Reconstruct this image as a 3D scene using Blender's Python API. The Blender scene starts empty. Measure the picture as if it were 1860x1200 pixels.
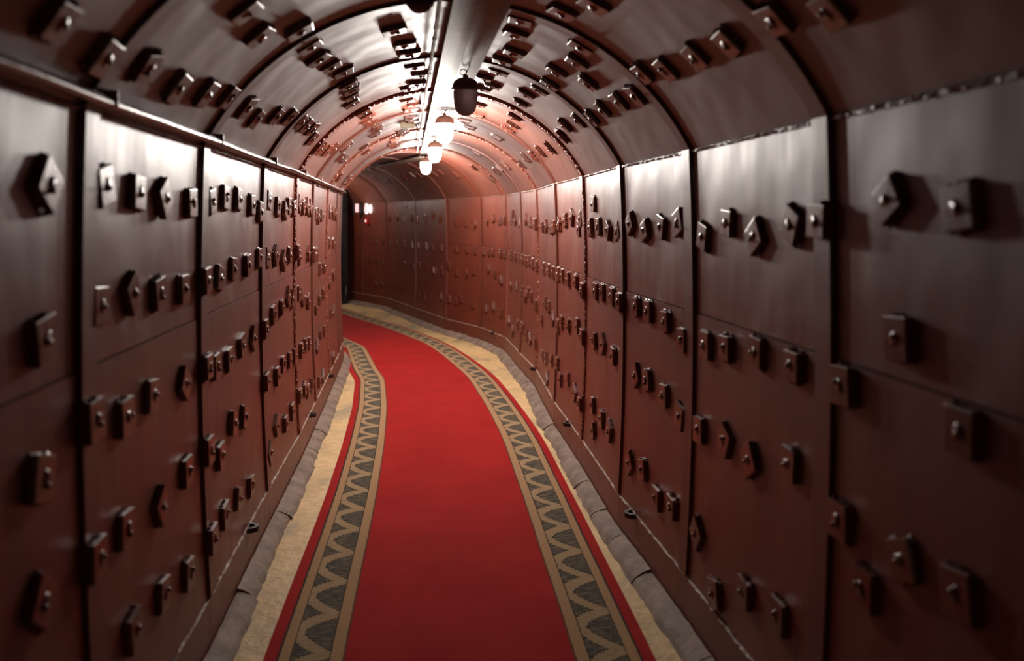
import bpy, bmesh, math, random
from mathutils import Vector, Matrix, noise
random.seed(7)
S = bpy.context.scene
COL = S.collection

# ------------------------------------------------------------------ camera, world, exposure
EYE = 1.6
cd = bpy.data.cameras.new('camera'); cam = bpy.data.objects.new('camera', cd); COL.objects.link(cam)
cam.location = (0, 0, EYE)
cam.rotation_euler = (math.radians(90) - 0.0406, 0, 0)
cd.sensor_width = 36.0; cd.sensor_fit = 'HORIZONTAL'
cd.lens = 1600 / 1860 * 36
cd.shift_x = 0.0
cd.shift_y = -(600 - 460) / 1860
cd.clip_start = 0.02; cd.clip_end = 60
cd.dof.use_dof = True; cd.dof.focus_distance = 5.6; cd.dof.aperture_fstop = 1.7
S.camera = cam
w = bpy.data.worlds.new('world'); S.world = w; w.use_nodes = True
w.node_tree.nodes['Background'].inputs[0].default_value = (0.0, 0.0, 0.0, 1)
w.node_tree.nodes['Background'].inputs[1].default_value = 0.0
S.view_settings.view_transform = 'Standard'; S.view_settings.look = 'None'
S.view_settings.exposure = 0.0; S.view_settings.gamma = 1.0
S.view_settings.use_curve_mapping = False
LAMP_POWER = 535.0

# ------------------------------------------------------------------ measured plan of the tunnel (metres)
R = [(1.17,-1.06),(1.06,.05),(.95,1.16),(.82,2.27),(.69,3.38),(.55,4.40),(.45,5.50),(.33,6.64),(.23,8.08),(.09,9.06),(-.07,10.26),(-.39,11.19),(-.91,12.16),(-1.5,13.63),(-2.19,15.38),(-2.76,16.2),(-3.25,16.95)]
L = [(-.68,-1.26),(-.79,-.15),(-.90,.96),(-1.01,2.07),(-1.12,3.18),(-1.26,4.45),(-1.38,5.62),(-1.50,6.64),(-1.65,7.88),(-1.79,9.03),(-1.90,9.8),(-2.08,10.43),(-2.53,11.33),(-3.19,12.95),(-3.78,14.5),(-4.25,15.16),(-4.75,15.9)]
OFF = 2                       # index of the first bay in view
NB = len(R) - 1
ZT, ZW, ZS = 1.862, 1.235, 0.20
RR = 1.03; W0 = math.asin(.91 / RR)

# ------------------------------------------------------------------ helpers
def link(o, parent=None):
    COL.objects.link(o)
    if parent is not None: o.parent = parent
    return o
def mobj(name, me, parent=None, loc=(0,0,0)):
    o = bpy.data.objects.new(name, me); o.location = loc
    return link(o, parent)
def mesh(name, bm, mat, smooth=False):
    bmesh.ops.recalc_face_normals(bm, faces=bm.faces)
    me = bpy.data.meshes.new(name); bm.to_mesh(me); bm.free()
    if mat: me.materials.append(mat)
    if smooth:
        for p in me.polygons: p.use_smooth = True
        try: me.set_sharp_from_angle(angle=math.radians(40))
        except Exception: pass
    return me
def tag(o, label, cat, group=None):
    o['label'] = label; o['category'] = cat
    if group: o['group'] = group
    o['kind'] = 'thing'
def struct(o): o['kind'] = 'structure'; return o
def slab(front, back, mat, name, smooth=True):
    """closed sheet between two equally sized point grids"""
    bm = bmesh.new(); n, m = len(front), len(front[0])
    F = [[bm.verts.new(p) for p in r] for r in front]; B = [[bm.verts.new(p) for p in r] for r in back]
    for i in range(n-1):
        for j in range(m-1):
            bm.faces.new((F[i][j],F[i+1][j],F[i+1][j+1],F[i][j+1]))
            bm.faces.new((B[i][j],B[i][j+1],B[i+1][j+1],B[i+1][j]))
    for i in range(n-1):
        bm.faces.new((F[i][0],B[i][0],B[i+1][0],F[i+1][0])); bm.faces.new((F[i][m-1],F[i+1][m-1],B[i+1][m-1],B[i][m-1]))
    for j in range(m-1):
        bm.faces.new((F[0][j],F[0][j+1],B[0][j+1],B[0][j])); bm.faces.new((F[n-1][j],B[n-1][j],B[n-1][j+1],F[n-1][j+1]))
    return mesh(name, bm, mat, smooth)
def tube(bm, pts, r, seg=8, rough=0.0, cap=True, rf=None):
    rings = []
    for k, p in enumerate(pts):
        a = pts[max(k-1,0)]; b = pts[min(k+1,len(pts)-1)]
        t = (Vector(b)-Vector(a)).normalized()
        up = Vector((0,0,1)) if abs(t.z) < .95 else Vector((1,0,0))
        x = t.cross(up).normalized(); y = x.cross(t).normalized()
        rr = rf(k) if rf else r
        ring = []
        for q in range(seg):
            an = 2*math.pi*q/seg
            v = Vector(p) + (x*math.cos(an)+y*math.sin(an))*rr*(1+rough*(random.random()-.5)*2)
            ring.append(bm.verts.new(v))
        rings.append(ring)
    for k in range(len(rings)-1):
        for q in range(seg):
            bm.faces.new((rings[k][q],rings[k][(q+1)%seg],rings[k+1][(q+1)%seg],rings[k+1][q]))
    if cap:
        bm.faces.new(rings[0]); bm.faces.new(rings[-1])
def lathe(bm, prof, seg=28, c=(0,0,0)):
    rings = []
    for r, z in prof:
        if r < 1e-5: rings.append([bm.verts.new((c[0],c[1],c[2]+z))])
        else: rings.append([bm.verts.new((c[0]+r*math.cos(2*math.pi*q/seg),c[1]+r*math.sin(2*math.pi*q/seg),c[2]+z)) for q in range(seg)])
    for a, b in zip(rings, rings[1:]):
        for q in range(seg):
            q2 = (q+1)%seg
            if len(a)==1 and len(b)==1: continue
            if len(a)==1: bm.faces.new((a[0],b[q],b[q2]))
            elif len(b)==1: bm.faces.new((a[q],b[0],a[q2]))
            else: bm.faces.new((a[q],b[q],b[q2],a[q2]))
def box(bm, c, s, rot=None, bevel=0.0):
    r = bmesh.ops.create_cube(bm, size=1.0)
    vs = r['verts']
    M = Matrix.Translation(c) @ (rot.to_4x4() if rot else Matrix.Identity(4)) @ Matrix.Diagonal((*s,1))
    bmesh.ops.transform(bm, matrix=M, verts=vs)
    if bevel:
        es = list({e for v in vs for e in v.link_edges})
        bmesh.ops.bevel(bm, geom=es, offset=bevel, segments=2, profile=.6, affect='EDGES')
def shifted(grid, loc): return [[Vector(p)-loc for p in r] for r in grid]

# ------------------------------------------------------------------ materials
def newmat(name):
    m = bpy.data.materials.new(name); m.use_nodes = True
    nt = m.node_tree; return m, nt, nt.nodes['Principled BSDF']
def N(nt, t, **kw):
    n = nt.nodes.new(t)
    for k, v in kw.items(): setattr(n, k, v)
    return n
def ramp(nt, src, stops):
    r = N(nt,'ShaderNodeValToRGB'); cr = r.color_ramp
    while len(cr.elements) < len(stops): cr.elements.new(.5)
    for e,(p,c) in zip(cr.elements, stops): e.position = p; e.color = (*c,1) if len(c)==3 else c
    nt.links.new(src, r.inputs[0]); return r
def noisen(nt, scale, detail=3, rough=.5, vec=None, stretch=None, coord='Object'):
    tc = N(nt,'ShaderNodeTexCoord'); n = N(nt,'ShaderNodeTexNoise')
    n.inputs['Scale'].default_value = scale; n.inputs['Detail'].default_value = detail; n.inputs['Roughness'].default_value = rough
    src = tc.outputs[coord]
    if stretch:
        mp = N(nt,'ShaderNodeMapping'); mp.inputs['Scale'].default_value = stretch
        nt.links.new(src, mp.inputs[0]); src = mp.outputs[0]
    nt.links.new(src, n.inputs['Vector']); return n
def paint(name, a, b, rough=(.30,.42), bump=.04, streak=(6,6,.5), fine=0.0, spec=.5, metal=0.0):
    m, nt, bs = newmat(name)
    n1 = noisen(nt, 1.3, 4)
    c = ramp(nt, n1.outputs['Fac'], [(.3,a),(.7,b)])
    tcv = N(nt,'ShaderNodeTexCoord'); vo = N(nt,'ShaderNodeTexVoronoi'); vo.inputs['Scale'].default_value = 13
    nt.links.new(tcv.outputs['Object'], vo.inputs['Vector'])
    sc = N(nt,'ShaderNodeSeparateColor'); nt.links.new(vo.outputs['Color'], sc.inputs[0])
    th = N(nt,'ShaderNodeMath', operation='MULTIPLY_ADD'); th.inputs[1].default_value=.35; th.inputs[2].default_value=-.26
    nt.links.new(sc.outputs[0], th.inputs[0])
    lt = N(nt,'ShaderNodeMath', operation='LESS_THAN'); nt.links.new(vo.outputs['Distance'], lt.inputs[0]); nt.links.new(th.outputs[0], lt.inputs[1])
    mxs = N(nt,'ShaderNodeMix', data_type='RGBA'); nt.links.new(lt.outputs[0], mxs.inputs[0]); nt.links.new(c.outputs[0], mxs.inputs[6]); mxs.inputs[7].default_value=(.03,.012,.009,1)
    nt.links.new(mxs.outputs[2], bs.inputs['Base Color'])
    n2 = noisen(nt, 3.0, 4, .6, stretch=streak)
    mr = N(nt,'ShaderNodeMapRange'); mr.inputs[1].default_value=.3; mr.inputs[2].default_value=.7
    mr.inputs[3].default_value = rough[0]; mr.inputs[4].default_value = rough[1]
    nt.links.new(n2.outputs['Fac'], mr.inputs[0]); nt.links.new(mr.outputs[0], bs.inputs['Roughness'])
    bs.inputs['Specular IOR Level'].default_value = spec
    bs.inputs['Metallic'].default_value = metal
    n3 = noisen(nt, 2.2, 2, .5)
    n4 = noisen(nt, 90, 3, .6)
    ad = N(nt,'ShaderNodeMath', operation='MULTIPLY_ADD'); ad.inputs[1].default_value = .02+fine
    nt.links.new(n4.outputs['Fac'], ad.inputs[0]); nt.links.new(n3.outputs['Fac'], ad.inputs[2])
    bp = N(nt,'ShaderNodeBump'); bp.inputs['Strength'].default_value = 1.0; bp.inputs['Distance'].default_value = bump
    nt.links.new(ad.outputs[0], bp.inputs['Height']); nt.links.new(bp.outputs[0], bs.inputs['Normal'])
    return m
M_WALL = paint('brown_gloss_paint', (.135,.026,.013), (.175,.036,.017), rough=(.39,.46), bump=.014, spec=.9)
M_ARCH = paint('brown_gloss_paint_ceiling', (.13,.034,.019), (.17,.045,.024), rough=(.46,.56), bump=.02, streak=(1.5,1.5,6), spec=1.0)
M_ARCH.node_tree.nodes['Principled BSDF'].inputs['Coat Weight'].default_value=.3
M_ARCH.node_tree.nodes['Principled BSDF'].inputs['Coat Roughness'].default_value=.5
M_STRAP = paint('brown_strap_paint', (.12,.026,.014), (.16,.036,.018), rough=(.40,.48), bump=.01, fine=.02, spec=.85)
M_ORANGE_LIT = paint('orange_lit_weld_paint', (.26,.06,.026), (.36,.09,.04), rough=(.28,.5), bump=.02, fine=.5, spec=.7)  # orange light on near strap faces, put into the colour of a rough bead
M_BLOCK = paint('brown_block_paint', (.11,.026,.014), (.15,.036,.019), rough=(.24,.36), bump=.004, fine=.10, spec=1.0)
M_BEAD = paint('rough_weld_paint', (.16,.07,.05), (.30,.16,.11), rough=(.25,.45), bump=.01, fine=.3, spec=.7)
M_DUST = paint('dusty_ledge_paint', (.30,.22,.18), (.45,.35,.28), rough=(.5,.7), bump=.01, fine=.3)
M_PIPE = paint('brown_pipe_paint', (.10,.045,.035), (.14,.06,.045), rough=(.2,.3), bump=.004, fine=.08, spec=.8)
M_DARK = paint('dark_backing', (.02,.010,.008), (.03,.014,.011), rough=(.5,.7))
M_BLACK = paint('black_paint', (.008,.007,.007), (.014,.012,.012), rough=(.25,.4), bump=.002)
M_TRAY0, nt, bs = newmat('cream_riveted_sheet')
tc = N(nt,'ShaderNodeTexCoord'); sp = N(nt,'ShaderNodeSeparateXYZ'); nt.links.new(tc.outputs['UV'], sp.inputs[0])
def math_(nt, op, a, b=None, c=None):
    n = N(nt,'ShaderNodeMath', operation=op)
    for k, v in enumerate((a,b,c)):
        if v is None: continue
        if isinstance(v,(int,float)): n.inputs[k].default_value = v
        else: nt.links.new(v, n.inputs[k])
    return n.outputs[0]
def dots(nt, u, v, us, period, r):
    dv = math_(nt,'ABSOLUTE', math_(nt,'SUBTRACT', math_(nt,'FRACT', math_(nt,'DIVIDE', v, period)), .5))
    dv = math_(nt,'MULTIPLY', dv, period)
    res = None
    for uu in us:
        du = math_(nt,'SUBTRACT', u, uu)
        d = math_(nt,'SQRT', math_(nt,'ADD', math_(nt,'MULTIPLY',du,du), math_(nt,'MULTIPLY',dv,dv)))
        h = math_(nt,'LESS_THAN', d, r)
        res = h if res is None else math_(nt,'MAXIMUM', res, h)
    return res
hole = dots(nt, sp.outputs[0], sp.outputs[1], (.028,.082,.128,.178), .055, .0055)
n1 = noisen(nt, 9, 4)
c = ramp(nt, n1.outputs['Fac'], [(.3,(.22,.17,.135)),(.7,(.32,.26,.21))])
mx = N(nt,'ShaderNodeMix', data_type='RGBA'); nt.links.new(hole, mx.inputs[0]); nt.links.new(c.outputs[0], mx.inputs[6]); mx.inputs[7].default_value=(.03,.015,.012,1)
nt.links.new(mx.outputs[2], bs.inputs['Base Color']); bs.inputs['Roughness'].default_value=.6; bs.inputs['Specular IOR Level'].default_value=.2
M_TRAY = M_TRAY0
M_WRAP = paint('old_cable_wrap', (.16,.10,.06), (.45,.36,.26), rough=(.6,.8), bump=.02, fine=.4)

M_FLOOR, nt, bs = newmat('yellow_floor_paint')
n1 = noisen(nt, 1.6, 6, .62, stretch=(1.6,.8,1)); n2 = noisen(nt, 14, 5, .6)
c1 = ramp(nt, n1.outputs['Fac'], [(.36,(.40,.32,.19)),(.48,(.68,.48,.22)),(.62,(.78,.56,.27))])
c2 = ramp(nt, n2.outputs['Fac'], [(.3,(.78,.78,.78)),(.7,(1.05,1.05,1.05))])
mx = N(nt,'ShaderNodeMix', data_type='RGBA', blend_type='MULTIPLY'); mx.inputs[0].default_value=1
nt.links.new(c1.outputs[0], mx.inputs[6]); nt.links.new(c2.outputs[0], mx.inputs[7]); nt.links.new(mx.outputs[2], bs.inputs['Base Color'])
bs.inputs['Roughness'].default_value=.6
bp = N(nt,'ShaderNodeBump'); bp.inputs['Distance'].default_value=.01; nt.links.new(n2.outputs['Fac'], bp.inputs['Height']); nt.links.new(bp.outputs[0], bs.inputs['Normal'])

M_CURB, nt, bs = newmat('grey_mortar')
n1 = noisen(nt, 7, 6, .7); n2 = noisen(nt, 160, 3, .7)
c1 = ramp(nt, n1.outputs['Fac'], [(.35,(.22,.155,.115)),(.65,(.48,.36,.275))])
nt.links.new(c1.outputs[0], bs.inputs['Base Color']); bs.inputs['Roughness'].default_value=.55
bp = N(nt,'ShaderNodeBump'); bp.inputs['Distance'].default_value=.016; nt.links.new(n2.outputs['Fac'], bp.inputs['Height']); nt.links.new(bp.outputs[0], bs.inputs['Normal'])

# carpet: UV x = metres from the left edge (normalised to 1.44), UV y = metres along
CW = 1.44
M_CARPET, nt, bs = newmat('red_runner_pile')
tc = N(nt,'ShaderNodeTexCoord'); sp = N(nt,'ShaderNodeSeparateXYZ'); nt.links.new(tc.outputs['UV'], sp.inputs[0])
X, Y = sp.outputs[0], sp.outputs[1]
e = math_(nt,'MINIMUM', X, math_(nt,'SUBTRACT', CW, X))          # distance to the nearer edge
nw = noisen(nt, 30, 4, .6, coord='UV')
wob = math_(nt,'MULTIPLY', math_(nt,'SUBTRACT', nw.outputs['Fac'], .5), .008)
e2 = math_(nt,'ADD', e, wob)
side = math_(nt,'GREATER_THAN', X, CW/2)
ph = math_(nt,'MULTIPLY', side, .11)
P_ = .325
arg = math_(nt,'MULTIPLY', math_(nt,'ADD', math_(nt,'ADD', Y, ph), math_(nt,'MULTIPLY', X, .25)), math.pi/P_)
sn = math_(nt,'SINE', arg); cs = math_(nt,'COSINE', arg)
# rounded zigzag: garland centre line across the band .09-.25
asn = math_(nt,'POWER', math_(nt,'ABSOLUTE', sn), .85)
sg = math_(nt,'MULTIPLY_ADD', side, 2.0, -1.0)
cen = math_(nt,'ADD', math_(nt,'MULTIPLY', sg, math_(nt,'MULTIPLY_ADD', asn, .125, -.0625)), .1705)
slope = math_(nt,'MULTIPLY', cs, .125*math.pi/P_)
nrm = math_(nt,'SQRT', math_(nt,'ADD', math_(nt,'MULTIPLY',slope,slope), 1.0))
dd = math_(nt,'DIVIDE', math_(nt,'ABSOLUTE', math_(nt,'SUBTRACT', e, cen)), nrm)
ser = math_(nt,'MULTIPLY', math_(nt,'ABSOLUTE', math_(nt,'SINE', math_(nt,'MULTIPLY', e, 190.0))), .009)
wid = math_(nt,'ADD', math_(nt,'MULTIPLY', math_(nt,'ABSOLUTE', cs), .011), .014)
gar = math_(nt,'LESS_THAN', dd, math_(nt,'ADD', wid, ser))
gar2 = math_(nt,'LESS_THAN', dd, math_(nt,'ADD', math_(nt,'ADD', wid, ser), .005))
ns = noisen(nt, 60, 4, .7, stretch=(.35,1.6,1), coord='UV')
patt_bg = ramp(nt, ns.outputs['Fac'], [(.36,(.030,.030,.026)),(.50,(.10,.09,.068)),(.64,(.26,.205,.135))])
gar_c = ramp(nt, ns.outputs['Fac'], [(.3,(.30,.21,.115)),(.7,(.52,.38,.22))])
def mixc(nt, f, a, b):
    m = N(nt,'ShaderNodeMix', data_type='RGBA')
    nt.links.new(f, m.inputs[0]) if not isinstance(f,(int,float)) else None
    for k, v in ((6,a),(7,b)):
        if isinstance(v, tuple): m.inputs[k].default_value = (*v,1)
        else: nt.links.new(v, m.inputs[k])
    return m.outputs[2]
pat = mixc(nt, gar2, patt_bg.outputs[0], (.02,.018,.014)); pat = mixc(nt, gar, pat, gar_c.outputs[0])
ntan = noisen(nt, 120, 3, .6, coord='UV')
tan = ramp(nt, ntan.outputs['Fac'], [(.3,(.36,.22,.11)),(.7,(.52,.34,.18))]).outputs[0]
nr = noisen(nt, 2.5, 4, .6, coord='UV'); nr2 = noisen(nt, 260, 2, .5, coord='UV')
red = ramp(nt, nr.outputs['Fac'], [(.3,(.36,.010,.009)),(.7,(.46,.016,.014))]).outputs[0]
def band(lo, col, base): return mixc(nt, math_(nt,'GREATER_THAN', e2, lo), base, col)
c = red
c = band(.050, (.045,.028,.026), c); c = band(.060, tan, c); c = band(.098, (.05,.03,.02), c)
c = band(.102, pat, c); c = band(.242, (.05,.03,.02), c); c = band(.247, tan, c); c = band(.292, (.14,.05,.03), c); c = band(.300, red, c)
nt.links.new(c, bs.inputs['Base Color']); bs.inputs['Roughness'].default_value = .9
bs.inputs['Specular IOR Level'].default_value = .08
bs.inputs['Sheen Weight'].default_value = .04
bp = N(nt,'ShaderNodeBump'); bp.inputs['Distance'].default_value=.004; nt.links.new(nr2.outputs['Fac'], bp.inputs['Height']); nt.links.new(bp.outputs[0], bs.inputs['Normal'])

def emis(name, col, s):
    m, nt, bs = newmat(name); bs.inputs['Base Color'].default_value=(.8,.8,.8,1)
    bs.inputs['Emission Color'].default_value=(*col,1); bs.inputs['Emission Strength'].default_value=s
    return m
M_LIT = emis('lit_lamp_glass', (1,.93,.86), LAMP_POWER)
M_LIT2 = emis('added_bend_lamp_glass', (1,.90,.80), LAMP_POWER*.35)
M_LIT3 = emis('added_rear_lamp_glass', (1,.84,.70), LAMP_POWER*.016)
M_SIGN = emis('lit_sign_face', (1,.80,.78), 1.0)
M_SIGNR = emis('red_lit_sign', (1,.25,.25), 1.3)
M_REDP, nt, bs = newmat('red_plastic'); bs.inputs['Base Color'].default_value=(.5,.01,.01,1)
M_UNLIT, nt, bs = newmat('dark_lamp_glass'); bs.inputs['Base Color'].default_value=(.30,.19,.18,1); bs.inputs['Roughness'].default_value=.7; bs.inputs['Transmission Weight'].default_value=.15; bs.inputs['IOR'].default_value=1.2; bs.inputs['Coat Weight'].default_value=.3
M_CAP, nt, bs = newmat('lamp_cap_enamel'); bs.inputs['Base Color'].default_value=(.16,.10,.09,1); bs.inputs['Roughness'].default_value=.4
M_CAP2, nt, bs = newmat('lamp_cap_pale_enamel'); bs.inputs['Base Color'].default_value=(.35,.20,.16,1); bs.inputs['Roughness'].default_value=.4
M_CABLE, nt, bs = newmat('cable_rubber'); bs.inputs['Base Color'].default_value=(.05,.03,.025,1); bs.inputs['Roughness'].default_value=.6
M_STEEL, nt, bs = newmat('bright_handle_steel'); bs.inputs['Base Color'].default_value=(.6,.6,.58,1); bs.inputs['Metallic'].default_value=1; bs.inputs['Roughness'].default_value=.3

# ------------------------------------------------------------------ surfaces of the tunnel
def V2(p): return Vector((p[0],p[1]))
def wall_frame(side, i):
    P = R if side > 0 else L
    A, B = V2(P[i]), V2(P[i+1]); t = (B-A); ln = t.length; t.normalize()
    out = Vector((t.y,-t.x)) * side
    return A, B, ln, t, out
def bow(z): return .022*(1-((z-1.03)/.83)**2)
def wallpt(side, i, u, z, inset=0.0):
    A, B, ln, t, out = wall_frame(side, i)
    p = A.lerp(B,u) + out*(bow(z)-inset)
    return Vector((p.x,p.y,z))
def archpt(i, u, phi, inset=0.0):
    def at(k, f):
        A, B = V2(L[k]), V2(R[k]); m = (A+B)/2; h = (B-A)/2
        x = math.sin(f*W0)/math.sin(W0); z = ZT+.546*(math.cos(f*W0)-math.cos(W0))/(1-math.cos(W0))
        return Vector((*(m+h*x), z)), h
    a, ha = at(i,phi); b, hb = at(i+1,phi); p = a.lerp(b,u)
    h = ha.lerp(hb,u).normalized()
    an = phi*W0
    n = Vector((-h.x*math.sin(an), -h.y*math.sin(an), -math.cos(an)))   # towards the axis
    return p + n*inset

def lin(a,b,n): return [a+(b-a)*k/n for k in range(n+1)]

# backing structure (hidden behind the plates) --------------------------------
def backing(side, name):
    bm = bmesh.new(); P = R if side>0 else L
    rows = []
    for i in range(NB+1):
        k = min(i,NB-1); A,B,ln,t,out = wall_frame(side,k)
        k2 = max(i-1,0); out2 = wall_frame(side,k2)[4]; o = ((out+out2)/2).normalized()
        p = V2(P[i])+o*.07; q = V2(P[i])+o*.17
        rows.append([bm.verts.new((p.x,p.y,-.05)),bm.verts.new((p.x,p.y,ZT+.02)),bm.verts.new((q.x,q.y,ZT+.02)),bm.verts.new((q.x,q.y,-.05))])
    for a,b in zip(rows,rows[1:]):
        for q in range(4): bm.faces.new((a[q],a[(q+1)%4],b[(q+1)%4],b[q]))
    bm.faces.new(rows[0]); bm.faces.new(rows[-1])
    return struct(mobj(name, mesh(name,bm,M_DARK)))
backing(1,'wall_right'); backing(-1,'wall_left')
g0, g1 = [], []
for i in range(NB):
    for u in ((0,) if i < NB-1 else (0,1)):
        g0.append([archpt(i,u,f,-.05) for f in lin(-1.04,1.04,28)]); g1.append([archpt(i,u,f,-.15) for f in lin(-1.04,1.04,28)])
struct(mobj('ceiling', slab(g0,g1,M_DARK,'ceiling')))
# floor
bm = bmesh.new(); rows=[]
for i in range(NB+1):
    h=(V2(R[i])-V2(L[i])).normalized()
    a=V2(L[i])-h*.16; b=V2(R[i])+h*.16
    rows.append([bm.verts.new((*a.lerp(b,k/8),0)) for k in range(9)]+[bm.verts.new((*a.lerp(b,k/8),-.1)) for k in range(8,-1,-1)])
for a,b in zip(rows,rows[1:]):
    for q in range(18): bm.faces.new((a[q],a[(q+1)%18],b[(q+1)%18],b[q]))
bm.faces.new(rows[0]); bm.faces.new(rows[-1])
struct(mobj('floor', mesh('floor',bm,M_FLOOR)))
# end walls: dark bulkhead behind the viewer and the doorway round the bend
def endwall(name, k, off, mat):
    a,b=V2(L[k]),V2(R[k]); h=(b-a).normalized(); f=Vector((-h.y,h.x))
    bm=bmesh.new(); a=a-h*.2; b=b+h*.2
    pts=[]
    for d in (0,.1):
        pts.append([bm.verts.new((*(a+f*(off+d)),-.05)),bm.verts.new((*(b+f*(off+d)),-.05)),bm.verts.new((*(b+f*(off+d)),2.6)),bm.verts.new((*(a+f*(off+d)),2.6))])
    bm.faces.new(pts[0]); bm.faces.new(pts[1])
    for q in range(4): bm.faces.new((pts[0][q],pts[0][(q+1)%4],pts[1][(q+1)%4],pts[1][q]))
    return struct(mobj(name, mesh(name,bm,mat)))
endwall('wall_back', 0, -.1, M_DARK); endwall('wall_end', NB, 0, M_DARK)

# ------------------------------------------------------------------ block and bolt masters (shared mesh data)
BLK=[];BLT=[]
for v in range(7):
    bm=bmesh.new(); s=.090+.008*random.random(); th=.018+.005*random.random()
    box(bm,(0,0,th/2),(s,s*(.94+.14*random.random()),th),bevel=.0035)
    # weld fillet round the foot
    for k in range(4):
        for j in range(6):
            if random.random()<.35: continue
            a=(-.5+ (j+.5)/6)*s; b=s/2+.002
            x,y=((a,b),(b,a),(a,-b),(-b,a))[k]
            r=bmesh.ops.create_icosphere(bm,subdivisions=1,radius=.005+.003*random.random(),matrix=Matrix.Translation((x,y,.003)))
    for vv in bm.verts:
        vv.co += Vector((noise.noise(vv.co*40+Vector((v,0,0))),noise.noise(vv.co*40+Vector((0,v,9))),noise.noise(vv.co*40+Vector((5,0,v)))))*.0015
    BLK.append((mesh('washer_plate',bm,M_BLOCK,False),th))
for v in range(4):
    bm=bmesh.new(); r=bmesh.ops.create_icosphere(bm,subdivisions=3,radius=.017)
    for vv in bm.verts:
        n=noise.noise(vv.co*55+Vector((v*7,0,0)),noise_basis='PERLIN_ORIGINAL')
        vv.co*=1+.38*n
        vv.co.z*=.38
    bmesh.ops.create_icosphere(bm,subdivisions=2,radius=.007,matrix=Matrix.Translation((.004,.008*(v-1.5),.004)))
    for vv in bm.verts: vv.co.y*=1.15
    BLT.append(mesh('welded_bolt',bm,M_BLOCK,True))
def add_block(parent, P, n, along, rot, small, mat=None, scale=1.0):
    me,th=random.choice(BLK)
    o=bpy.data.objects.new('washer_plate',me)
    z=n.normalized(); x=(along-z*along.dot(z)).normalized(); y=z.cross(x)
    M=Matrix((x,y,z)).transposed()@Matrix.Rotation(rot,3,'Z')
    o.matrix_local=Matrix.Translation(P-parent.location)@M.to_4x4()@Matrix.Scale(scale,4)
    link(o,parent)
    if not small:
        b=bpy.data.objects.new('welded_bolt',random.choice(BLT)); b.location=(0,0,th*.96); b.rotation_euler=(0,0,random.random()*6.28)
        link(b,o)
    return o

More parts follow.
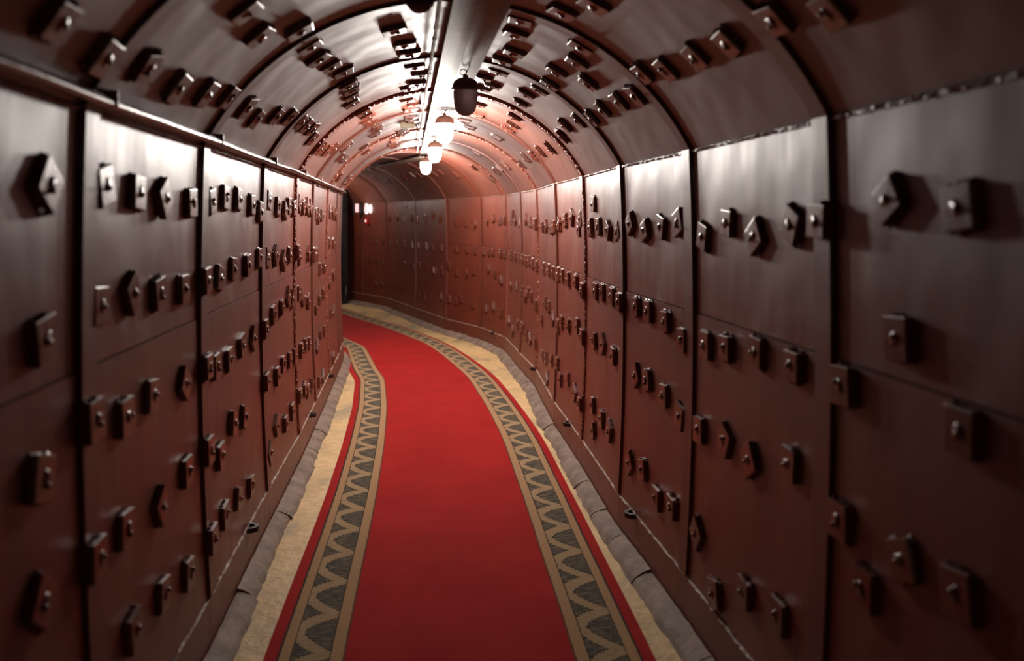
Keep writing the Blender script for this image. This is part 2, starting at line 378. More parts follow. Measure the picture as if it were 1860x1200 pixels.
ORD=['nearest','second','third','fourth','fifth','sixth','seventh','eighth','ninth','tenth','eleventh','twelfth','thirteenth','fourteenth']
def where(b): return ORD[b-OFF] + (' bay' if b==OFF else ' bay from the camera')
panels={}; straps={}; apan={}; astrap={}
VIS_L=9     # last left bay in view (index)
for side,P,sn in ((1,R,'right'),(-1,L,'left')):
    for i in range(NB):
        A,B,ln,t,out=wall_frame(side,i)
        g=.004/ln
        for part,(z0,z1) in (('upper',(ZW+.002,ZT-.002)),('lower',(ZS+.003,ZW-.002))):
            us=[g,.5,1-g]; zs=lin(z0,z1,8)
            loc=wallpt(side,i,.5,z0)
            push=0 if part=='upper' else .004      # the lower plate laps a little proud of the upper one
            f=shifted([[wallpt(side,i,u,z,push) for z in zs] for u in us],loc)
            k=shifted([[wallpt(side,i,u,z,-.012) for z in zs] for u in us],loc)
            o=mobj('steel_plate',slab(f,k,M_WALL,'steel_plate',True),None,loc)
            panels[(side,i,part)]=o
            if i>=OFF and not (side<0 and i>VIS_L):
                tag(o,f'{part} brown painted steel plate of the {sn} wall, {where(i)}','wall panel',f'steel plates lining the {sn} wall')
            else: struct(o); 
        if i>=OFF-1:
            # strap lapped over the seam at the near end of the bay
            w=.088/ln; loc=wallpt(side,i,0,ZS)
            zs=lin(ZS+.008,ZT-.002,10); us=[0,w*.5,w]
            f=shifted([[wallpt(side,i,u,z,.0155) for z in zs] for u in us],loc); k=shifted([[wallpt(side,i,u,z,.0045) for z in zs] for u in us],loc)
            lit_edge = i in (OFF+4,OFF+6,OFF+8)  # seams whose near strap face gets its orange light as a coloured bead
            o=mobj('steel_strap',slab(f,k,M_STRAP,'steel_strap',False),None,loc); straps[(side,i)]=o
            if i>OFF-1 and not (side<0 and i>VIS_L):
                tag(o,f"{'orange-edged' if lit_edge else 'dark brown'} steel strap on the {sn} wall, start of {where(i)}",'steel strap',f'straps over the seams of the {sn} wall')
            else: struct(o)
            if lit_edge and not (side<0 and i>VIS_L):
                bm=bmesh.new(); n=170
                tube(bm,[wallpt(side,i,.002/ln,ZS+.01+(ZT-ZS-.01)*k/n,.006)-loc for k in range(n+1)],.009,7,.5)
                mobj('orange_lit_weld',mesh('orange_lit_weld',bm,M_ORANGE_LIT,False),o)
        # weld bead along the top edge of the plate
        if i>=OFF and not (side<0 and i>VIS_L):
            bm=bmesh.new(); loc=panels[(side,i,'upper')].location
            n=int(ln/.012); st=.094/ln; tube(bm,[wallpt(side,i,st+(1-st)*.995*k/n,ZT-.008+.003*noise.noise(Vector((k*.3,i,side))),.004)-loc for k in range(n+1)],.005,6,.45)
            mobj('weld_bead',mesh('weld_bead',bm,M_BEAD,False),panels[(side,i,'upper')])
        # skirting plate with its dusty bead
        if True:
            n=max(4,int(ln/.25)); loc=wallpt(side,i,.5,0)
            us=lin(.001,.999,n)
            f=shifted([[wallpt(side,i,u,z,.010) for z in (0,.1,ZS-.004)] for u in us],loc); k=shifted([[wallpt(side,i,u,z,-.012) for z in (0,.1,ZS-.004)] for u in us],loc)
            o=mobj('skirting_plate',slab(f,k,M_STRAP,'skirting_plate',True),None,loc)
            if i>=OFF and not (side<0 and i>VIS_L):
                tag(o,f'low brown steel skirting plate along the {sn} wall foot, {where(i)}','skirting plate',f'skirting plates of the {sn} wall')
                bm=bmesh.new(); m=int(ln/.02)
                pts=[wallpt(side,i,k/m,ZS-.002+.004*noise.noise(Vector((k*.12,i,side*5))),.006)-loc for k in range(m+1)]
                tube(bm,pts,.0055,6,.4)
                mobj('dusty_bead',mesh('dusty_bead',bm,M_DUST,False),o)
            else: struct(o)
for i in range(NB):
    phis=lin(-1,1,48); us=[.003,.25,.5,.75,.997]; loc=archpt(i,.5,0); loc.z=ZT
    f=shifted([[archpt(i,u,p,0) for p in phis] for u in us],loc); k=shifted([[archpt(i,u,p,-.012) for p in phis] for u in us],loc)
    o=mobj('arched_plate',slab(f,k,M_ARCH,'arched_plate',True),None,loc); apan[i]=o
    if i>=OFF: tag(o,f'arched brown steel ceiling plate over the {where(i)}','ceiling panel','arched plates of the tunnel roof')
    else: struct(o)
    if i>=OFF-1:
        A=(V2(L[i+1])+V2(R[i+1])-V2(L[i])-V2(R[i])).length/2; w=.085/A
        f=shifted([[archpt(i,u,p,.013) for p in lin(-1,1,48)] for u in (0,w/2,w)],loc); k=shifted([[archpt(i,u,p,.0012) for p in lin(-1,1,48)] for u in (0,w/2,w)],loc)
        lit_edge = i in (OFF+4,OFF+6,OFF+8)
        o=mobj('arched_strap',slab(f,k,M_STRAP,'arched_strap',True),None,loc); astrap[i]=o
        if lit_edge:  # same painted orange light along the near edge of the roof strap
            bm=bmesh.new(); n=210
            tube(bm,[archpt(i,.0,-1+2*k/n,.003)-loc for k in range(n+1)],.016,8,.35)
            mobj('orange_lit_weld',mesh('orange_lit_weld',bm,M_ORANGE_LIT,False),o)
        if i>OFF-1: tag(o,f"{'orange-edged' if lit_edge else 'dark brown'} arched steel strap on the ceiling, start of {where(i)}",'steel strap','arched straps over the ceiling seams')
        else: struct(o)

# ------------------------------------------------------------------ blocks (bay, place along, height, row)
RB="0,0.51,0.85,3 0,0.51,1.29,2 0,0.52,1.62,1 0,0.69,0.84,3 0,0.72,1.33,2 0,0.75,1.64,1 0,0.83,0.71,3 0,0.94,1.21,2 0,0.97,0.83,3 1,0.04,1.59,1 1,0.2,1.21,2 1,0.21,1.58,1 1,0.22,0.89,3 1,0.25,0.43,4 1,0.44,1.19,2 1,0.45,1.54,1 1,0.48,0.39,4 1,0.48,0.82,3 1,0.67,1.58,1 1,0.68,0.83,3 1,0.68,1.15,2 1,0.72,0.27,4 1,0.87,1.13,2 1,0.89,1.53,1 1,0.91,0.41,4 1,0.92,0.8,3 2,0.12,1.11,2 2,0.14,0.8,3 2,0.16,1.58,1 2,0.2,0.41,4 2,0.33,1.16,2 2,0.35,0.84,3 2,0.39,1.56,1 2,0.4,0.38,4 2,0.58,1.19,2 2,0.59,0.86,3 2,0.62,0.44,4 2,0.62,1.54,1 2,0.77,0.85,3 2,0.77,1.19,2 2,0.83,0.41,4 2,0.86,1.57,1 3,0.04,1.17,2 3,0.1,1.53,1 3,0.22,0.87,3 3,0.25,0.46,4 3,0.25,1.18,2 3,0.33,1.53,1 3,0.46,0.47,4 3,0.48,0.89,3 3,0.5,1.18,2 3,0.58,1.55,1 3,0.66,0.35,4 3,0.69,1.17,2 3,0.71,0.49,4 3,0.71,0.87,3 3,0.71,1.68,1 3,0.81,1.54,1 4,0.02,0.85,3 4,0.03,1.14,2 4,0.05,0.42,4 4,0.1,1.59,1 4,0.18,1.53,1 4,0.24,0.89,3 4,0.27,0.44,4 4,0.28,1.19,2 4,0.4,1.6,1 4,0.52,0.47,4 4,0.53,0.85,3 4,0.55,1.17,2 4,0.64,1.58,1 4,0.78,1.18,2 4,0.79,0.42,4 4,0.8,0.84,3 4,0.87,1.55,1 4,0.93,0.51,4 4,0.94,1.2,2 4,0.96,0.79,3 5,0.04,1.53,1 5,0.16,0.81,3 5,0.16,1.17,2 5,0.18,0.47,4 5,0.22,1.52,1 5,0.37,0.28,4 5,0.37,0.87,3 5,0.38,1.17,2 5,0.46,0.43,4 5,0.5,1.53,1 5,0.58,0.88,3 5,0.61,0.42,4 5,0.65,1.16,2 5,0.71,1.52,1 5,0.74,0.7,3 6,0.05,1.54,1 6,0.07,0.44,4 6,0.07,0.79,3 6,0.08,1.15,2 6,0.2,1.54,1 6,0.33,1.16,2 6,0.39,0.43,4 6,0.39,0.84,3 6,0.46,1.56,1 6,0.53,1.18,2 6,0.56,0.87,3 6,0.63,0.44,4 6,0.67,1.58,1 6,0.74,0.81,3 6,0.74,1.17,2 6,0.84,0.48,4 6,0.92,1.18,2 6,0.96,0.85,3 6,0.99,0.48,4 7,0.1,1.55,1 7,0.13,0.88,3 7,0.13,1.21,2 7,0.2,0.47,4 7,0.34,0.86,3 7,0.38,1.57,1 7,0.41,1.25,2 7,0.49,0.35,4 7,0.52,1.65,1 7,0.64,1.57,1 7,0.68,1.22,2 7,0.72,0.82,3 7,0.76,0.43,4 8,0.02,1.2,2 8,0.04,1.57,1 8,0.19,0.46,4 8,0.23,0.86,3 8,0.25,1.21,2 8,0.27,1.56,1 8,0.47,0.92,3 8,0.51,1.59,1 8,0.52,0.51,4 8,0.54,1.28,2 8,0.7,1.21,2 8,0.75,0.96,3 8,0.77,1.55,1 8,0.82,0.46,4 8,0.93,1.2,2 9,0.18,1.22,2 9,0.19,1.51,1 9,0.23,0.9,3 9,0.24,0.47,4 9,0.41,1.2,2 9,0.42,1.53,1 9,0.44,0.85,3 9,0.57,0.51,4 9,0.7,1.54,1 9,0.71,0.47,4 9,0.71,0.86,3 9,0.72,1.28,2 9,0.93,0.48,4 9,0.94,0.94,3 10,0.15,0.85,3 10,0.17,0.49,4 10,0.17,1.27,2 10,0.21,1.58,1 10,0.41,0.83,3 10,0.42,1.63,1 10,0.44,1.22,2 10,0.46,0.43,4 10,0.65,1.25,2 10,0.66,0.42,4 10,0.66,0.86,3 10,0.67,1.6,1 10,0.85,0.42,4 10,0.87,0.87,3 10,0.92,1.22,2 10,0.94,1.57,1 11,0.07,0.83,3 11,0.12,1.24,2 11,0.12,1.59,1 11,0.3,1.8,1 11,0.36,0.84,3 11,0.38,1.23,2 11,0.39,1.57,1 11,0.4,0.45,4 11,0.6,0.47,4 11,0.6,1.59,1 11,0.61,0.86,3 11,0.63,1.23,2 11,0.88,0.84,3 11,0.88,1.22,2 11,0.89,0.46,4 11,0.89,1.58,1 12,0.11,1.55,1 12,0.15,1.23,2 12,0.16,0.82,3 12,0.21,0.41,4 12,0.44,0.84,3 12,0.44,1.23,2 12,0.45,0.4,4 12,0.71,0.83,3"
LB="0,0.78,0.79,4 0,0.79,1.05,3 0,0.82,1.34,2 0,0.83,1.67,1 1,0.04,1.11,3 1,0.06,0.77,4 1,0.11,1.38,2 1,0.13,1.68,1 1,0.25,0.76,4 1,0.27,0.47,5 1,0.27,1.06,3 1,0.33,1.39,2 1,0.36,1.67,1 1,0.48,1.07,3 1,0.52,0.45,5 1,0.53,0.72,4 1,0.55,1.37,2 1,0.58,1.66,1 1,0.77,0.4,5 1,0.8,0.74,4 1,0.8,1.04,3 1,0.8,1.36,2 1,0.87,1.65,1 2,0.02,1.05,3 2,0.03,0.74,4 2,0.06,0.41,5 2,0.07,1.37,2 2,0.12,1.66,1 2,0.19,1.02,3 2,0.21,0.66,4 2,0.24,0.41,5 2,0.25,1.36,2 2,0.31,1.68,1 2,0.38,1.01,3 2,0.41,0.73,4 2,0.45,0.39,5 2,0.46,1.38,2 2,0.52,1.68,1 2,0.59,1.03,3 2,0.6,0.7,4 2,0.67,0.36,5 2,0.7,1.38,2 2,0.77,1.66,1 2,0.81,1.02,3 2,0.97,1.63,1 2,0.99,1.4,2 3,0,1.03,3 3,0.03,0.76,4 3,0.09,0.37,5 3,0.14,1.39,2 3,0.15,1.69,1 3,0.29,1.07,3 3,0.3,0.46,5 3,0.36,0.72,4 3,0.37,1.39,2 3,0.4,1.66,1 3,0.54,1.08,3 3,0.55,0.4,5 3,0.55,0.75,4 3,0.6,1.35,2 3,0.62,1.64,1 3,0.75,1.67,1 3,0.76,1.12,3 3,0.77,0.73,4 3,0.79,0.41,5 3,0.81,1.37,2 3,0.89,1.09,3 3,0.93,1.66,1 3,0.95,0.72,4 4,-0,0.45,5 4,0.02,1.38,2 4,0.15,1.69,1 4,0.16,1.1,3 4,0.24,1.33,2 4,0.25,0.71,4 4,0.35,0.43,5 4,0.39,1.67,1 4,0.4,1.05,3 4,0.47,0.71,4 4,0.54,0.38,5 4,0.61,1.68,1 4,0.69,1,3 4,0.73,0.69,4 4,0.75,1.34,2 4,0.78,0.37,5 4,0.81,1.67,1 5,0.07,1.32,2 5,0.16,1.63,1 5,0.17,0.9,3 5,0.22,0.59,4 5,0.24,0.3,5 5,0.27,1.31,2 5,0.33,1.61,1 5,0.43,0.95,3 5,0.45,0.66,4 5,0.49,0.29,5 5,0.49,1.29,2 5,0.59,1.62,1 5,0.71,0.96,3 5,0.72,0.63,4 5,0.77,1.29,2 6,0.17,1.65,1 6,0.22,1,3 6,0.25,1.36,2 6,0.3,0.7,4 6,0.32,0.28,5 6,0.55,1.64,1 6,0.61,1.04,3 6,0.64,0.7,4 6,0.64,1.35,2 6,0.84,1.63,1"
AB="0,0.69,-0.865 0,0.75,0.781 0,0.97,-0.887 0,0.99,0.74 1,0.18,-0.861 1,0.23,0.735 1,0.41,-0.602 1,0.46,-0.872 1,0.47,0.726 1,0.64,0.413 1,0.66,-0.617 1,0.71,-0.847 1,0.73,0.715 1,0.85,0.348 1,0.86,-0.513 1,0.92,0.685 1,0.93,-0.82 2,0.11,-0.511 2,0.12,0.244 2,0.12,0.475 2,0.17,0.742 2,0.19,-0.817 2,0.33,-0.508 2,0.34,0.255 2,0.34,0.511 2,0.35,-0.204 2,0.4,-0.833 2,0.4,0.735 2,0.5,0.603 2,0.57,-0.477 2,0.62,-0.78 2,0.65,-0.163 2,0.65,0.292 2,0.65,0.483 2,0.68,0.734 2,0.78,-0.443 2,0.84,-0.748 2,0.85,-0.146 2,0.89,0.27 2,0.93,0.505 2,0.93,0.747 3,0.06,-0.447 3,0.1,-0.733 3,0.15,0.279 3,0.15,0.489 3,0.17,0.724 3,0.19,-0.121 3,0.26,-0.447 3,0.27,-0.731 3,0.41,0.225 3,0.42,-0.463 3,0.42,0.451 3,0.45,-0.091 3,0.48,-0.725 3,0.5,0.704 3,0.57,0.28 3,0.61,-0.482 3,0.69,-0.767 3,0.7,-0.116 3,0.75,0.239 3,0.75,0.459 3,0.79,0.743 3,0.84,-0.16 4,0.01,-0.449 4,0.08,-0.792 4,0.26,-0.778 4,0.28,0.482 4,0.33,-0.171 4,0.36,0.769 4,0.37,0.26 4,0.4,-0.431 4,0.51,-0.767 4,0.59,-0.134 4,0.6,0.511 4,0.63,-0.451 4,0.73,0.758 4,0.74,-0.729 4,0.79,-0.159 4,0.87,0.289 4,0.88,-0.427 4,0.88,0.509 5,0,0.765 5,0.11,-0.402 5,0.12,-0.67 5,0.13,-0.651 5,0.22,-0.161 5,0.29,-0.414 5,0.33,0.216 5,0.4,-0.742 5,0.43,0.739 5,0.44,-0.153 5,0.5,0.483 5,0.51,-0.44 5,0.6,0.269 5,0.64,-0.144 5,0.65,-0.732 5,0.84,0.761 5,0.88,-0.555 5,0.91,-0.238 6,0.08,-0.236 6,0.22,-0.304 6,0.27,-0.872 6,0.32,-0.564 6,0.58,-0.306 6,0.64,0.716 6,0.78,-0.327 7,0.01,0.709 7,0.02,-0.84 7,0.1,-0.868 7,0.1,-0.313 7,0.19,0.466 7,0.45,0.725 8,0.07,0.774 8,0.32,0.598 9,0.23,0.669 9,0.55,0.598 9,0.78,0.625 10,0.23,0.608 10,0.4,0.578 10,0.7,0.594 11,0.27,0.307 11,0.35,0.637 11,0.46,0.258 11,0.47,0.601 11,0.62,0.499"
def rows(s): return [tuple(float(v) for v in a.split(',')) for a in s.split()]
ROT=[0,4,-5,12,-14,22,-26,33,41,-38,2,-3,8]
for side,data in ((1,RB),(-1,LB)):
    for b,u,z,row in rows(data):
        i=int(b)+OFF; A,B,ln,t,out=wall_frame(side,i)
        u=min(max(u,.05/ln),1-.06/ln)
        onstrap=u*ln<.10
        if onstrap: u=.044/ln
        if ZW-.055<z<ZW+.06 and row==2: z=ZW-.058
        par=straps[(side,i)] if onstrap else panels[(side,i,'upper' if z>ZW else 'lower')]
        ins=.0155 if onstrap else (0 if z>ZW else .004)
        p=wallpt(side,i,u,z,ins)
        rot=math.radians(random.choice((0,2,-3,4)) if (row==2 and side>0) or onstrap else random.choice(ROT))
        add_block(par,p,Vector((-out.x,-out.y,0)),Vector((t.x,t.y,0)),rot,i>OFF+8)
for b,u,ph in rows(AB):
    i=int(b)+OFF; p0=archpt(i,0,ph); p1=archpt(i,1,ph); ln=(p1-p0).length
    u=min(max(u,.05/ln),1-.055/ln)
    onstrap=u*ln<.10
    if onstrap: u=.043/ln
    ins=.013 if onstrap else 0
    p=archpt(i,u,ph,ins); n=archpt(i,u,ph,1)-archpt(i,u,ph,0)
    add_block(astrap[i] if onstrap else apan[i],p,n,p1-p0,math.radians(random.choice((0,0,3,-4,6,-8,12))),i>OFF+8)

# ------------------------------------------------------------------ U brackets on the skirting line
def bracket(side,i,u,label):
    A,B,ln,t,out=wall_frame(side,i); bm=bmesh.new()
    loc=wallpt(side,i,u,.185,.010)
    inn=-Vector((out.x,out.y,0)); tt=Vector((t.x,t.y,0))
    ro,ri,h=.042,.026,.022
    prev=None; first=None; loops=[]
    for k in range(13):
        a=math.pi*k/12
        for_=[]
        for r,z in ((ro,0),(ro,h),(ri,h),(ri,0)):
            for_.append(bm.verts.new(tt*(r*math.cos(a))+inn*(r*math.sin(a)*1.1)+Vector((0,0,z))))
        loops.append(for_)
    for a,b in zip(loops,loops[1:]):
        for q in range(4): bm.faces.new((a[q],a[(q+1)%4],b[(q+1)%4],b[q]))
    bm.faces.new(loops[0]); bm.faces.new(loops[-1])
    o=mobj('wall_bracket',mesh('wall_bracket',bm,M_BLACK,False),None,loc)
    tag(o,label,'bracket','dark brackets at the foot of the walls')
bracket(1,OFF+2,.731,'dark half-round steel bracket low on the right wall, nearest of four')
bracket(1,OFF+4,.40,'dark half-round steel bracket low on the right wall, second from the camera')
bracket(1,OFF+6,.06,'dark half-round steel bracket low on the right wall, third from the camera')
bracket(1,OFF+8,.45,'small dark half-round steel bracket low on the right wall, farthest, at the bend')
bracket(-1,OFF+2,.593,'dark half-round steel bracket low on the left wall, nearest of three')
bracket(-1,OFF+4,.59,'dark half-round steel bracket low on the left wall, middle of three')
bracket(-1,OFF+5,.909,'dark half-round steel bracket low on the left wall, farthest of three')

# ------------------------------------------------------------------ pipe on the left wall top
def polylen(P):
    s=[0]
    for a,b in zip(P,P[1:]): s.append(s[-1]+(V2(b)-V2(a)).length)
    return s
bm=bmesh.new(); pts=[]
for i in range(OFF-2,OFF+8):
    for k in range(12):
        u=k/12; p=wallpt(-1,i,u,ZT+.014,.047)
        p.z+=.006*noise.noise(Vector((i+u,3,0))*1.7); pts.append(p)
base=pts[24].copy(); 
tube(bm,[p-base for p in pts],.014,12)
pipe=mobj('steel_pipe',mesh('steel_pipe',bm,M_PIPE,True),None,base)
tag(pipe,'long dark brown pipe running along the top edge of the left wall','pipe')
for i in range(OFF+1,OFF+8):
    for du in (.06,):
        c=wallpt(-1,i,du,ZT+.014,.045); A,B,ln,t,out=wall_frame(-1,i)
        bm=bmesh.new(); rot=Matrix((Vector((t.x,t.y,0)),Vector((out.x,out.y,0)),Vector((0,0,1)))).transposed()
        box(bm,(0,0,.012),(.008,.040,.040),rot,.002)
        mobj('pipe_clip',mesh('pipe_clip',bm,M_BEAD,False),pipe,c-base)

# ------------------------------------------------------------------ mortar curb pieces between wall and floor
def curb(side, marks, lab, group):
    P=R if side>0 else L; s=polylen(P)
    def at(d):
        for i in range(NB):
            if s[i]<=d<=s[i+1]: return i,(d-s[i])/(s[i+1]-s[i])
        return NB-1,.999
    for k,(d0,d1) in enumerate(zip(marks,marks[1:])):
        d0+=.004;d1-=.004; n=max(4,int((d1-d0)/.04)); front=[];back=[]
        hh=.010*random.random(); ww=(.082 if side>0 else .072)+.018*random.random()
        tilt=random.uniform(-.008,.012)
        i0,u0=at((d0+d1)/2); loc=wallpt(side,i0,u0,0,.010)
        for j in range(n+1):
            d=d0+(d1-d0)*j/n; i,u=at(d)
            f=j/n; wob=.018*noise.noise(Vector((d*5,side*3,0)))+.010*noise.noise(Vector((d*30,side*3,2)))
            top=.034+hh+tilt*(1-f)
            A,B,ln,t,out=wall_frame(side,i)
            row=[];rb=[]
            for q in range(7):
                g=q/6; off=g*(ww+wob); z=(top*(1-g)+.012+ .008*math.sin(g*math.pi))
                if q==6: z=.004
                z+=.006*noise.noise(Vector((d*12,g*3,side)))+.004*noise.noise(Vector((d*40,g*9,side)))
                p=wallpt(side,i,u,0.0,.012+off); p.z=z; row.append(p-loc)
                p=wallpt(side,i,u,0.0,.012+off); p.z=-.004; rb.append(p-loc)
            front.append(row);back.append(rb)
        o=mobj('mortar_fillet',slab(front,back,M_CURB,'mortar_fillet',True),None,loc)
        tag(o,lab(k,len(marks)-1),'curb',group)
sR=polylen(R); sL=polylen(L)
def depth2s(P,s,Y):
    for i in range(NB):
        if P[i][1]<=Y<=P[i+1][1]: return s[i]+(s[i+1]-s[i])*(Y-P[i][1])/(P[i+1][1]-P[i][1])
mR=[depth2s(R,sR,y) for y in (1.0,2.3,3.05,3.8,4.25,4.64,5.15,5.7,6.56,7.5,8.3,8.6,9.3,9.8,10.6,11.5,12.6,13.6,14.8,15.8,16.6)]
mL=[depth2s(L,sL,y) for y in (1.0,2.6,3.6,4.6,5.57,5.9,6.4,7.4,8.5,9.6,10.3)]
curb(1,mR,lambda k,n:f'grey rough mortar curb piece at the foot of the right wall, {["nearest","second","third","fourth","fifth","sixth","seventh","eighth","ninth","tenth","eleventh","twelfth","thirteenth","fourteenth","fifteenth","sixteenth","seventeenth","eighteenth","nineteenth","twentieth"][k]} from the camera','mortar curb pieces along the right wall')
curb(-1,mL,lambda k,n:f'grey rough mortar curb piece at the foot of the left wall, {ORD[k]} from the camera','mortar curb pieces along the left wall')

# ------------------------------------------------------------------ carpet runner
CR=rows("0.523,3.12 0.482,3.609 0.42,4.223 0.386,4.684 0.335,5.147 0.237,6.266 0.113,7.158 -0.025,8.024 -0.167,8.87 -0.575,10.401 -0.934,11.434 -1.593,12.886 -2.34,14.181 -3.055,15.667"); CL=rows("-0.901,3.12 -0.966,3.832 -1.016,4.418 -1.075,5.043 -1.194,6.144 -1.346,7.368 -1.537,8.569 -1.717,9.192 -2.072,10.709")
CR=[(.72,.0),(.64,1.4)]+CR+[(-3.75,16.6)]
CL=[(-.56,.0),(-.70,1.4),(-.80,2.3)]+CL+[(-2.75,12.0),(-3.35,13.3),(-4.0,14.6),(-4.7,15.6)]
def resample(P,n,sm):
    Q=[Vector(p) for p in P]; s=[0]
    for a,b in zip(Q,Q[1:]): s.append(s[-1]+(b-a).length)
    out=[]
    for k in range(n+1):
        d=s[-1]*k/n
        for i in range(len(Q)-1):
            if s[i]<=d<=s[i+1]+1e-9: out.append(Q[i].lerp(Q[i+1],(d-s[i])/(s[i+1]-s[i]))); break
    for _ in range(sm):
        out=[out[0]]+[(out[i-1]+out[i]*2+out[i+1])/4 for i in range(1,len(out)-1)]+[out[-1]]
    return out
NC=520
cr=resample(CR,NC,260)
cl=resample(CL,NC,22)
# pair each right point with the left edge point straight across
pairs=[];j=0
for k,p in enumerate(cr):
    t=(cr[min(k+1,NC)]-cr[max(k-1,0)]).normalized()
    best=min(range(j,min(j+60,NC+1)),key=lambda q:abs((cl[q]-p).dot(t)))
    j=max(j,best); pairs.append((cl[j],p))
for _ in range(3):
    pl=[a for a,b in pairs]; pl=[pl[0]]+[(pl[i-1]+pl[i]*2+pl[i+1])/4 for i in range(1,len(pl)-1)]+[pl[-1]]
    pairs=[(a,b) for a,(_,b) in zip(pl,pairs)]
bm=bmesh.new(); uvl=bm.loops.layers.uv.new('UVMap'); grid=[]; m=24; acc=0; mid0=None; vs=[]
for k,(a,b) in enumerate(pairs):
    mid=(a+b)/2; acc+= (mid-mid0).length if mid0 else 0; mid0=mid
    row=[]
    for q in range(m+1):
        g=q/m; p=a.lerp(b,g)
        z=.013+.0035*noise.noise(Vector((p.x*2.2,p.y*1.5,0)))
        if q in (0,m): z=.003
        row.append(bm.verts.new((p.x,p.y,z+ .0)))
    grid.append(row); vs.append(acc)
for k in range(len(grid)-1):
    for q in range(m):
        f=bm.faces.new((grid[k][q],grid[k][q+1],grid[k+1][q+1],grid[k+1][q])); f.smooth=True
        for lp,(kk,qq) in zip(f.loops,((k,q),(k,q+1),(k+1,q+1),(k+1,q))): lp[uvl].uv=(qq/m*CW,vs[kk])
me=bpy.data.meshes.new('carpet_runner'); bm.to_mesh(me); bm.free(); me.materials.append(M_CARPET)
cp=mobj('carpet_runner',me)
tag(cp,'long red carpet runner with tan and grey garland borders on the yellow floor','carpet')

# ------------------------------------------------------------------ tray under the crown, pipes, boxes
def traymesh(p0,p1,w,zb,name,mat):
    a,b=Vector(p0),Vector(p1); t=(b-a).normalized(); n=Vector((t.y,-t.x)); ln=(b-a).length
    bm=bmesh.new(); uvl=bm.loops.layers.uv.new('UVMap')
    prof=[(0,.014),(0,0),(w*.32,.001),(w*.5,.0035),(w*.68,.001),(w,0),(w,.014),(w-.003,.014),(w-.003,.003),(w*.5,.0065),(.003,.003),(.003,.014)]
    N_=int(ln/.25); rr=[]
    for k in range(N_+1):
        d=ln*k/N_; rr.append([(bm.verts.new((*(t*d+n*x),z+.002*noise.noise(Vector((d*1.3,x*4,0))))),x,d) for x,z in prof])
    for a_,b_ in zip(rr,rr[1:]):
        for q in range(len(prof)):
            q2=(q+1)%len(prof); cs=(a_[q],a_[q2],b_[q2],b_[q])
            f=bm.faces.new([c[0] for c in cs])
            for lp,c_ in zip(f.loops,cs): lp[uvl].uv=(c_[1],c_[2])
    bm.faces.new([v[0] for v in rr[0]]); bm.faces.new([v[0] for v in rr[-1]])
    return mobj(name,mesh(name,bm,mat),None,(a.x,a.y,zb))
TRZ=2.352
tr=traymesh((.165,0.0),(-1.075,10.4),.205,TRZ,'cable_tray',M_TRAY)
tag(tr,'long straight cream riveted cable tray running under the ceiling crown','cable tray')
bm=bmesh.new(); box(bm,(-1.075+.10-.165,10.4+.004,.002),(.225,.012,.030),Matrix.Rotation(.12,3,'Z'),.002)
mobj('end_cap',mesh('end_cap',bm,M_CAP),tr,(0,0,0))
tr2=traymesh((-1.12,10.85),(-2.02,13.05),.16,TRZ-.012,'cable_tray',M_TRAY)
tag(tr2,'shorter cable tray continuing round the bend under the dark far ceiling','cable tray')
bm=bmesh.new(); base=Vector((.09,0.3,2.372)); pts=[]
for k in range(260):
    y=.3+10*k/259; x=.165-.1192*y-.045+.006*noise.noise(Vector((y*2,0,0)))
    pts.append(Vector((x,y,2.360+.004*noise.noise(Vector((y*3,5,0)))))-base)
tube(bm,pts,.013,8,.0,True,lambda k:.009+.005*noise.noise(Vector((k*.55,0,7))))
wp=mobj('wrapped_cable',mesh('wrapped_cable',bm,M_WRAP,True),None,base)
tag(wp,'lumpy old wrapped cable running along the left side of the cream cable tray','cable')
# dome detector and junction box
def dome(loc,r,label):
    bm=bmesh.new(); lathe(bm,[(r,.03),(r,.004),(r*.93,0),(r*.8,-.004)],24)
    o=mobj('ceiling_dome',mesh('ceiling_dome',bm,M_BLACK,True),None,loc)
    bm=bmesh.new(); lathe(bm,[(r*.8,-.003),(r*.72,-.014),(r*.45,-.024),(0,-.029)],24)
    mobj('lens',mesh('lens',bm,M_UNLIT,True),o)
    tag(o,label,'ceiling fitting'); return o
dome((-.325,3.13,2.345),.050,'small dark glossy dome fitting on the ceiling left of the cable tray')
bm=bmesh.new(); box(bm,(0,0,0),(.12,.10,.045),Matrix.Rotation(.12,3,'Z'),.006)
jb=mobj('junction_box',mesh('junction_box',bm,M_WRAP,False),None,(-.86,7.3,2.358))
tag(jb,'small square junction box on the ceiling left of the cable tray','junction box')
bm=bmesh.new(); tube(bm,[Vector((.055,-.02,0)),Vector((.08,-.01,.0)),Vector((.10,.03,.005)),Vector((.12,.05,.012))],.005,6)
mobj('cable',mesh('cable',bm,M_CABLE,True),jb)

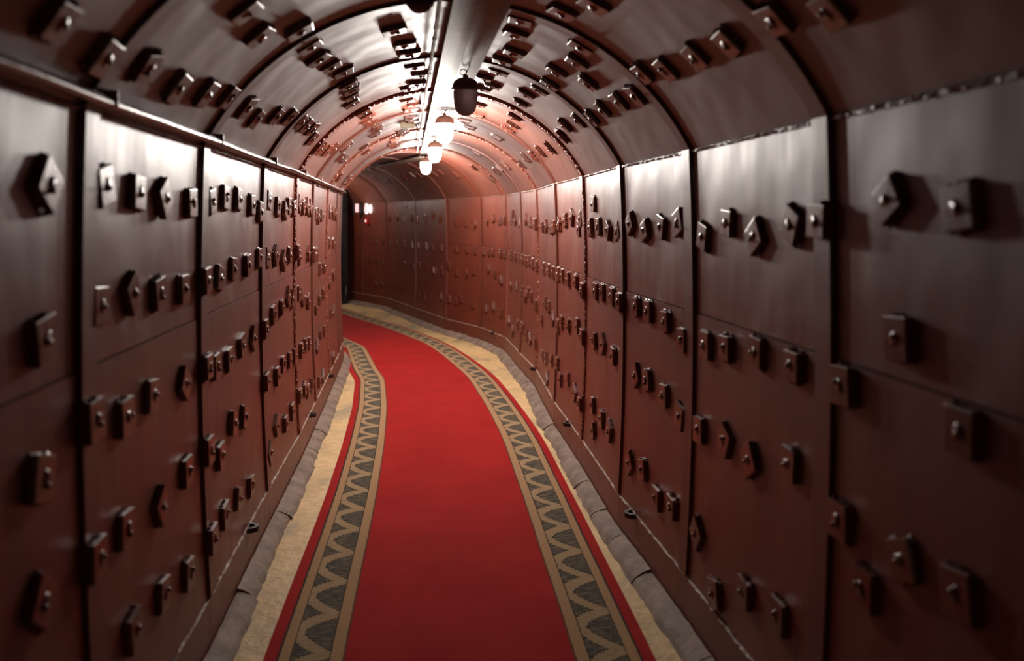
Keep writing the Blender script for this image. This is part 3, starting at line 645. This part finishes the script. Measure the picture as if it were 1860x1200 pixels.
# ------------------------------------------------------------------ hanging glass lamps
def lamp(x,y,lit,label,zr=2.25,pale=True,mat=None):
    root=bpy.data.objects.new('hanging_lamp',None); root.location=(x,y,zr); link(root)
    tag(root,label,'lamp','glass jar lamps hung below the cable tray')
    bm=bmesh.new()
    lathe(bm,[(.060,-.006),(.066,-.004),(.074,-.001),(.075,.003),(.066,.006),(.064,.020),(.057,.036),(.042,.048),(.026,.053),(.014,.054),(.013,.066),(.009,.070),(0,.070)],32)
    lathe(bm,[(.060,-.006),(.058,.004),(0,.006)],32)
    mobj('lamp_cap',mesh('lamp_cap',bm,M_CAP2 if (lit and pale) else M_CAP,True),root)
    bm=bmesh.new()
    lathe(bm,[(.0585,-.005),(.0610,-.012),(.0615,-.035),(.0600,-.062),(.0565,-.088),(.0490,-.110),(.036,-.126),(.018,-.135),(0,-.137)],24)
    mobj('glass_jar',mesh('glass_jar',bm,mat or (M_LIT if lit else M_UNLIT),True),root)
    bm=bmesh.new()   # clamp lug on the rim
    box(bm,(.083,0,-.002),(.022,.014,.006),None,.001)
    mobj('rim_lug',mesh('rim_lug',bm,M_CAP2 if lit else M_CAP,False),root)
    bm=bmesh.new(); H=TRZ-zr
    pts=[Vector((0,0,.068)),Vector((.004,0,.080)),Vector((.010,0,.090)),Vector((.012,.0,H))]
    tube(bm,pts,.0022,6)
    mobj('hook',mesh('hook',bm,M_CABLE,True),root)
    bm=bmesh.new()
    pts=[]
    for k in range(25):
        a=k/24*2*math.pi*1.05; pts.append(Vector((-.012+.016*math.cos(a),.004,H-.018+.014*math.sin(a))))
    pts=[Vector((.002,.003,.068)),Vector((.006,.006,.082))]+pts+[Vector((.02,.004,H))]
    tube(bm,pts,.0024,6)
    mobj('cable',mesh('cable',bm,M_CABLE,True),root)
    return root
lamp(-.235,4.48,False,'unlit dark glass jar lamp hanging from the tray, nearest the camera')
lamp(-.468,6.14,True,'lit white jar lamp just beyond the dark one, largest of the lit lamps')
lamp(-.72,8.25,True,'lit white jar lamp between the largest and smallest lit lamps')
lamp(-1.02,10.46,True,'smallest and farthest lit jar lamp at the end of the cable tray')
lamp(-3.35,15.3,True,'added unseen jar lamp round the bend, lighting the far end',mat=M_LIT2)  # added out of view to brighten the far end
lamp(.37,-.75,True,'added unseen weak jar lamp behind the viewer, lighting the near faces',mat=M_LIT3)  # added unseen, gives dim warm light from behind the viewer

# ------------------------------------------------------------------ far end: sign, alarm, door
def wallmount(i,u,z,ins):
    A,B,ln,t,out=wall_frame(1,i); p=wallpt(1,i,u,z,ins)
    rot=Matrix((Vector((t.x,t.y,0)),Vector((-out.x,-out.y,0)),Vector((0,0,1)))).transposed()
    return p,rot
def disc(bm,c,rot,rx,rz,th,seg=28):
    vs=[]
    for d in (0,th):
        vs.append([bm.verts.new(Vector(c)+rot@Vector((rx*math.cos(2*math.pi*k/seg),d,rz*math.sin(2*math.pi*k/seg)))) for k in range(seg)])
    bm.faces.new(vs[0]); bm.faces.new(vs[1])
    for q in range(seg): bm.faces.new((vs[0][q],vs[0][(q+1)%seg],vs[1][(q+1)%seg],vs[1][q]))
i12=OFF+12; i13=OFF+13
# two round lit signs; the first carries a dark figure 2
p,rot=wallmount(i12,.77,1.76,.004)
bm=bmesh.new(); disc(bm,(0,0,0),rot,.070,.095,.025); o=mobj('round_sign',mesh('round_sign',bm,M_SIGN,True),None,p); tag(o,'round glowing white sign with a dark figure 2 on the far right wall','sign')
bm=bmesh.new(); two=[(-.030,.03),(-.025,.05),(0,.06),(.025,.05),(.03,.028),(.018,.0),(-.01,-.025),(-.032,-.05)]
tube(bm,[rot@Vector((x,.027,z)) for x,z in two],.008,6); tube(bm,[rot@Vector((x,.027,-.05)) for x in (-.035,0,.035)],.008,6)
mobj('numeral',mesh('numeral',bm,M_BLACK,True),o)
p,rot=wallmount(i12,.61,1.757,.004)
bm=bmesh.new(); disc(bm,(0,0,0),rot,.052,.080,.02); o=mobj('round_sign',mesh('round_sign',bm,M_SIGN,True),None,p); tag(o,'smaller round glowing plain sign right of the one with the figure 2','sign')
# light box on the wall beyond them
p,rot=wallmount(i12,.965,1.775,.004)
bm=bmesh.new(); box(bm,(0,0,0),(.07,.18,.20),None,.004)
for v in bm.verts: v.co=rot@(v.co+Vector((0,.09,0)))
o=mobj('exit_light_box',mesh('exit_light_box',bm,M_BLACK,False),None,p); tag(o,'black light box with a glowing red face standing out from the far wall','sign')
bm=bmesh.new(); box(bm,(-.037,.13,.0),(.006,.06,.15),None,0)
for v in bm.verts: v.co=rot@v.co
mobj('sign_face',mesh('sign_face',bm,M_SIGNR,False),o)
p,rot=wallmount(i12,.75,1.54,.004)
bm=bmesh.new(); box(bm,(0,.025,0),(.09,.05,.11),None,.006)
for v in bm.verts: v.co=rot@v.co
o=mobj('call_point',mesh('call_point',bm,M_REDP,False),None,p); tag(o,'small red alarm call point on the far wall below the round signs','alarm')
bm=bmesh.new(); disc(bm,rot@Vector((0,.05,0)),rot,.02,.02,.006); mobj('button',mesh('button',bm,M_SIGN,False),o)
p,rot=wallmount(i13,.26,1.78,.004)
bm=bmesh.new(); disc(bm,(0,0,0),rot,.075,.075,.05); o=mobj('alarm_bell',mesh('alarm_bell',bm,M_BLACK,True),None,p); tag(o,'round black alarm bell on the far wall left of the glowing signs','alarm')
bm=bmesh.new(); disc(bm,rot@Vector((0,.05,0)),rot,.03,.03,.02,16); mobj('boss',mesh('boss',bm,M_CAP,True),o)
# thick oblique rib before the doorway
# door in the end bulkhead
a,b=V2(L[NB]),V2(R[NB]); h=(b-a).normalized(); f=Vector((-h.y,h.x)); yaw=math.atan2(h.y,h.x)
c=(V2((-3.08,16.35)))
bm=bmesh.new(); Rz=Matrix.Rotation(yaw,3,'Z')
for (x,z,sx,sz) in ((-.05,1.06,.10,2.12),(-1.15,1.06,.10,2.12),(-.6,2.09,1.0,.06)):
    box(bm,Rz@Vector((x,0,z)),(sx,.14,sz),Rz,.004)
o=struct(mobj('door_1',mesh('door_1',bm,M_BLACK,False),None,(c.x,c.y,0)))
bm=bmesh.new(); box(bm,Rz@Vector((-.6,.02,1.035)),(1.0,.04,2.05),Rz,.003); mobj('door_leaf',mesh('door_leaf',bm,M_BLACK,False),o)
bm=bmesh.new(); tube(bm,[Rz@Vector((-.05,-.085,z)) for z in (.18,.25,.33)],.007,8); mobj('door_handle',mesh('door_handle',bm,M_STEEL,True),o)
bm=bmesh.new(); hd=[]
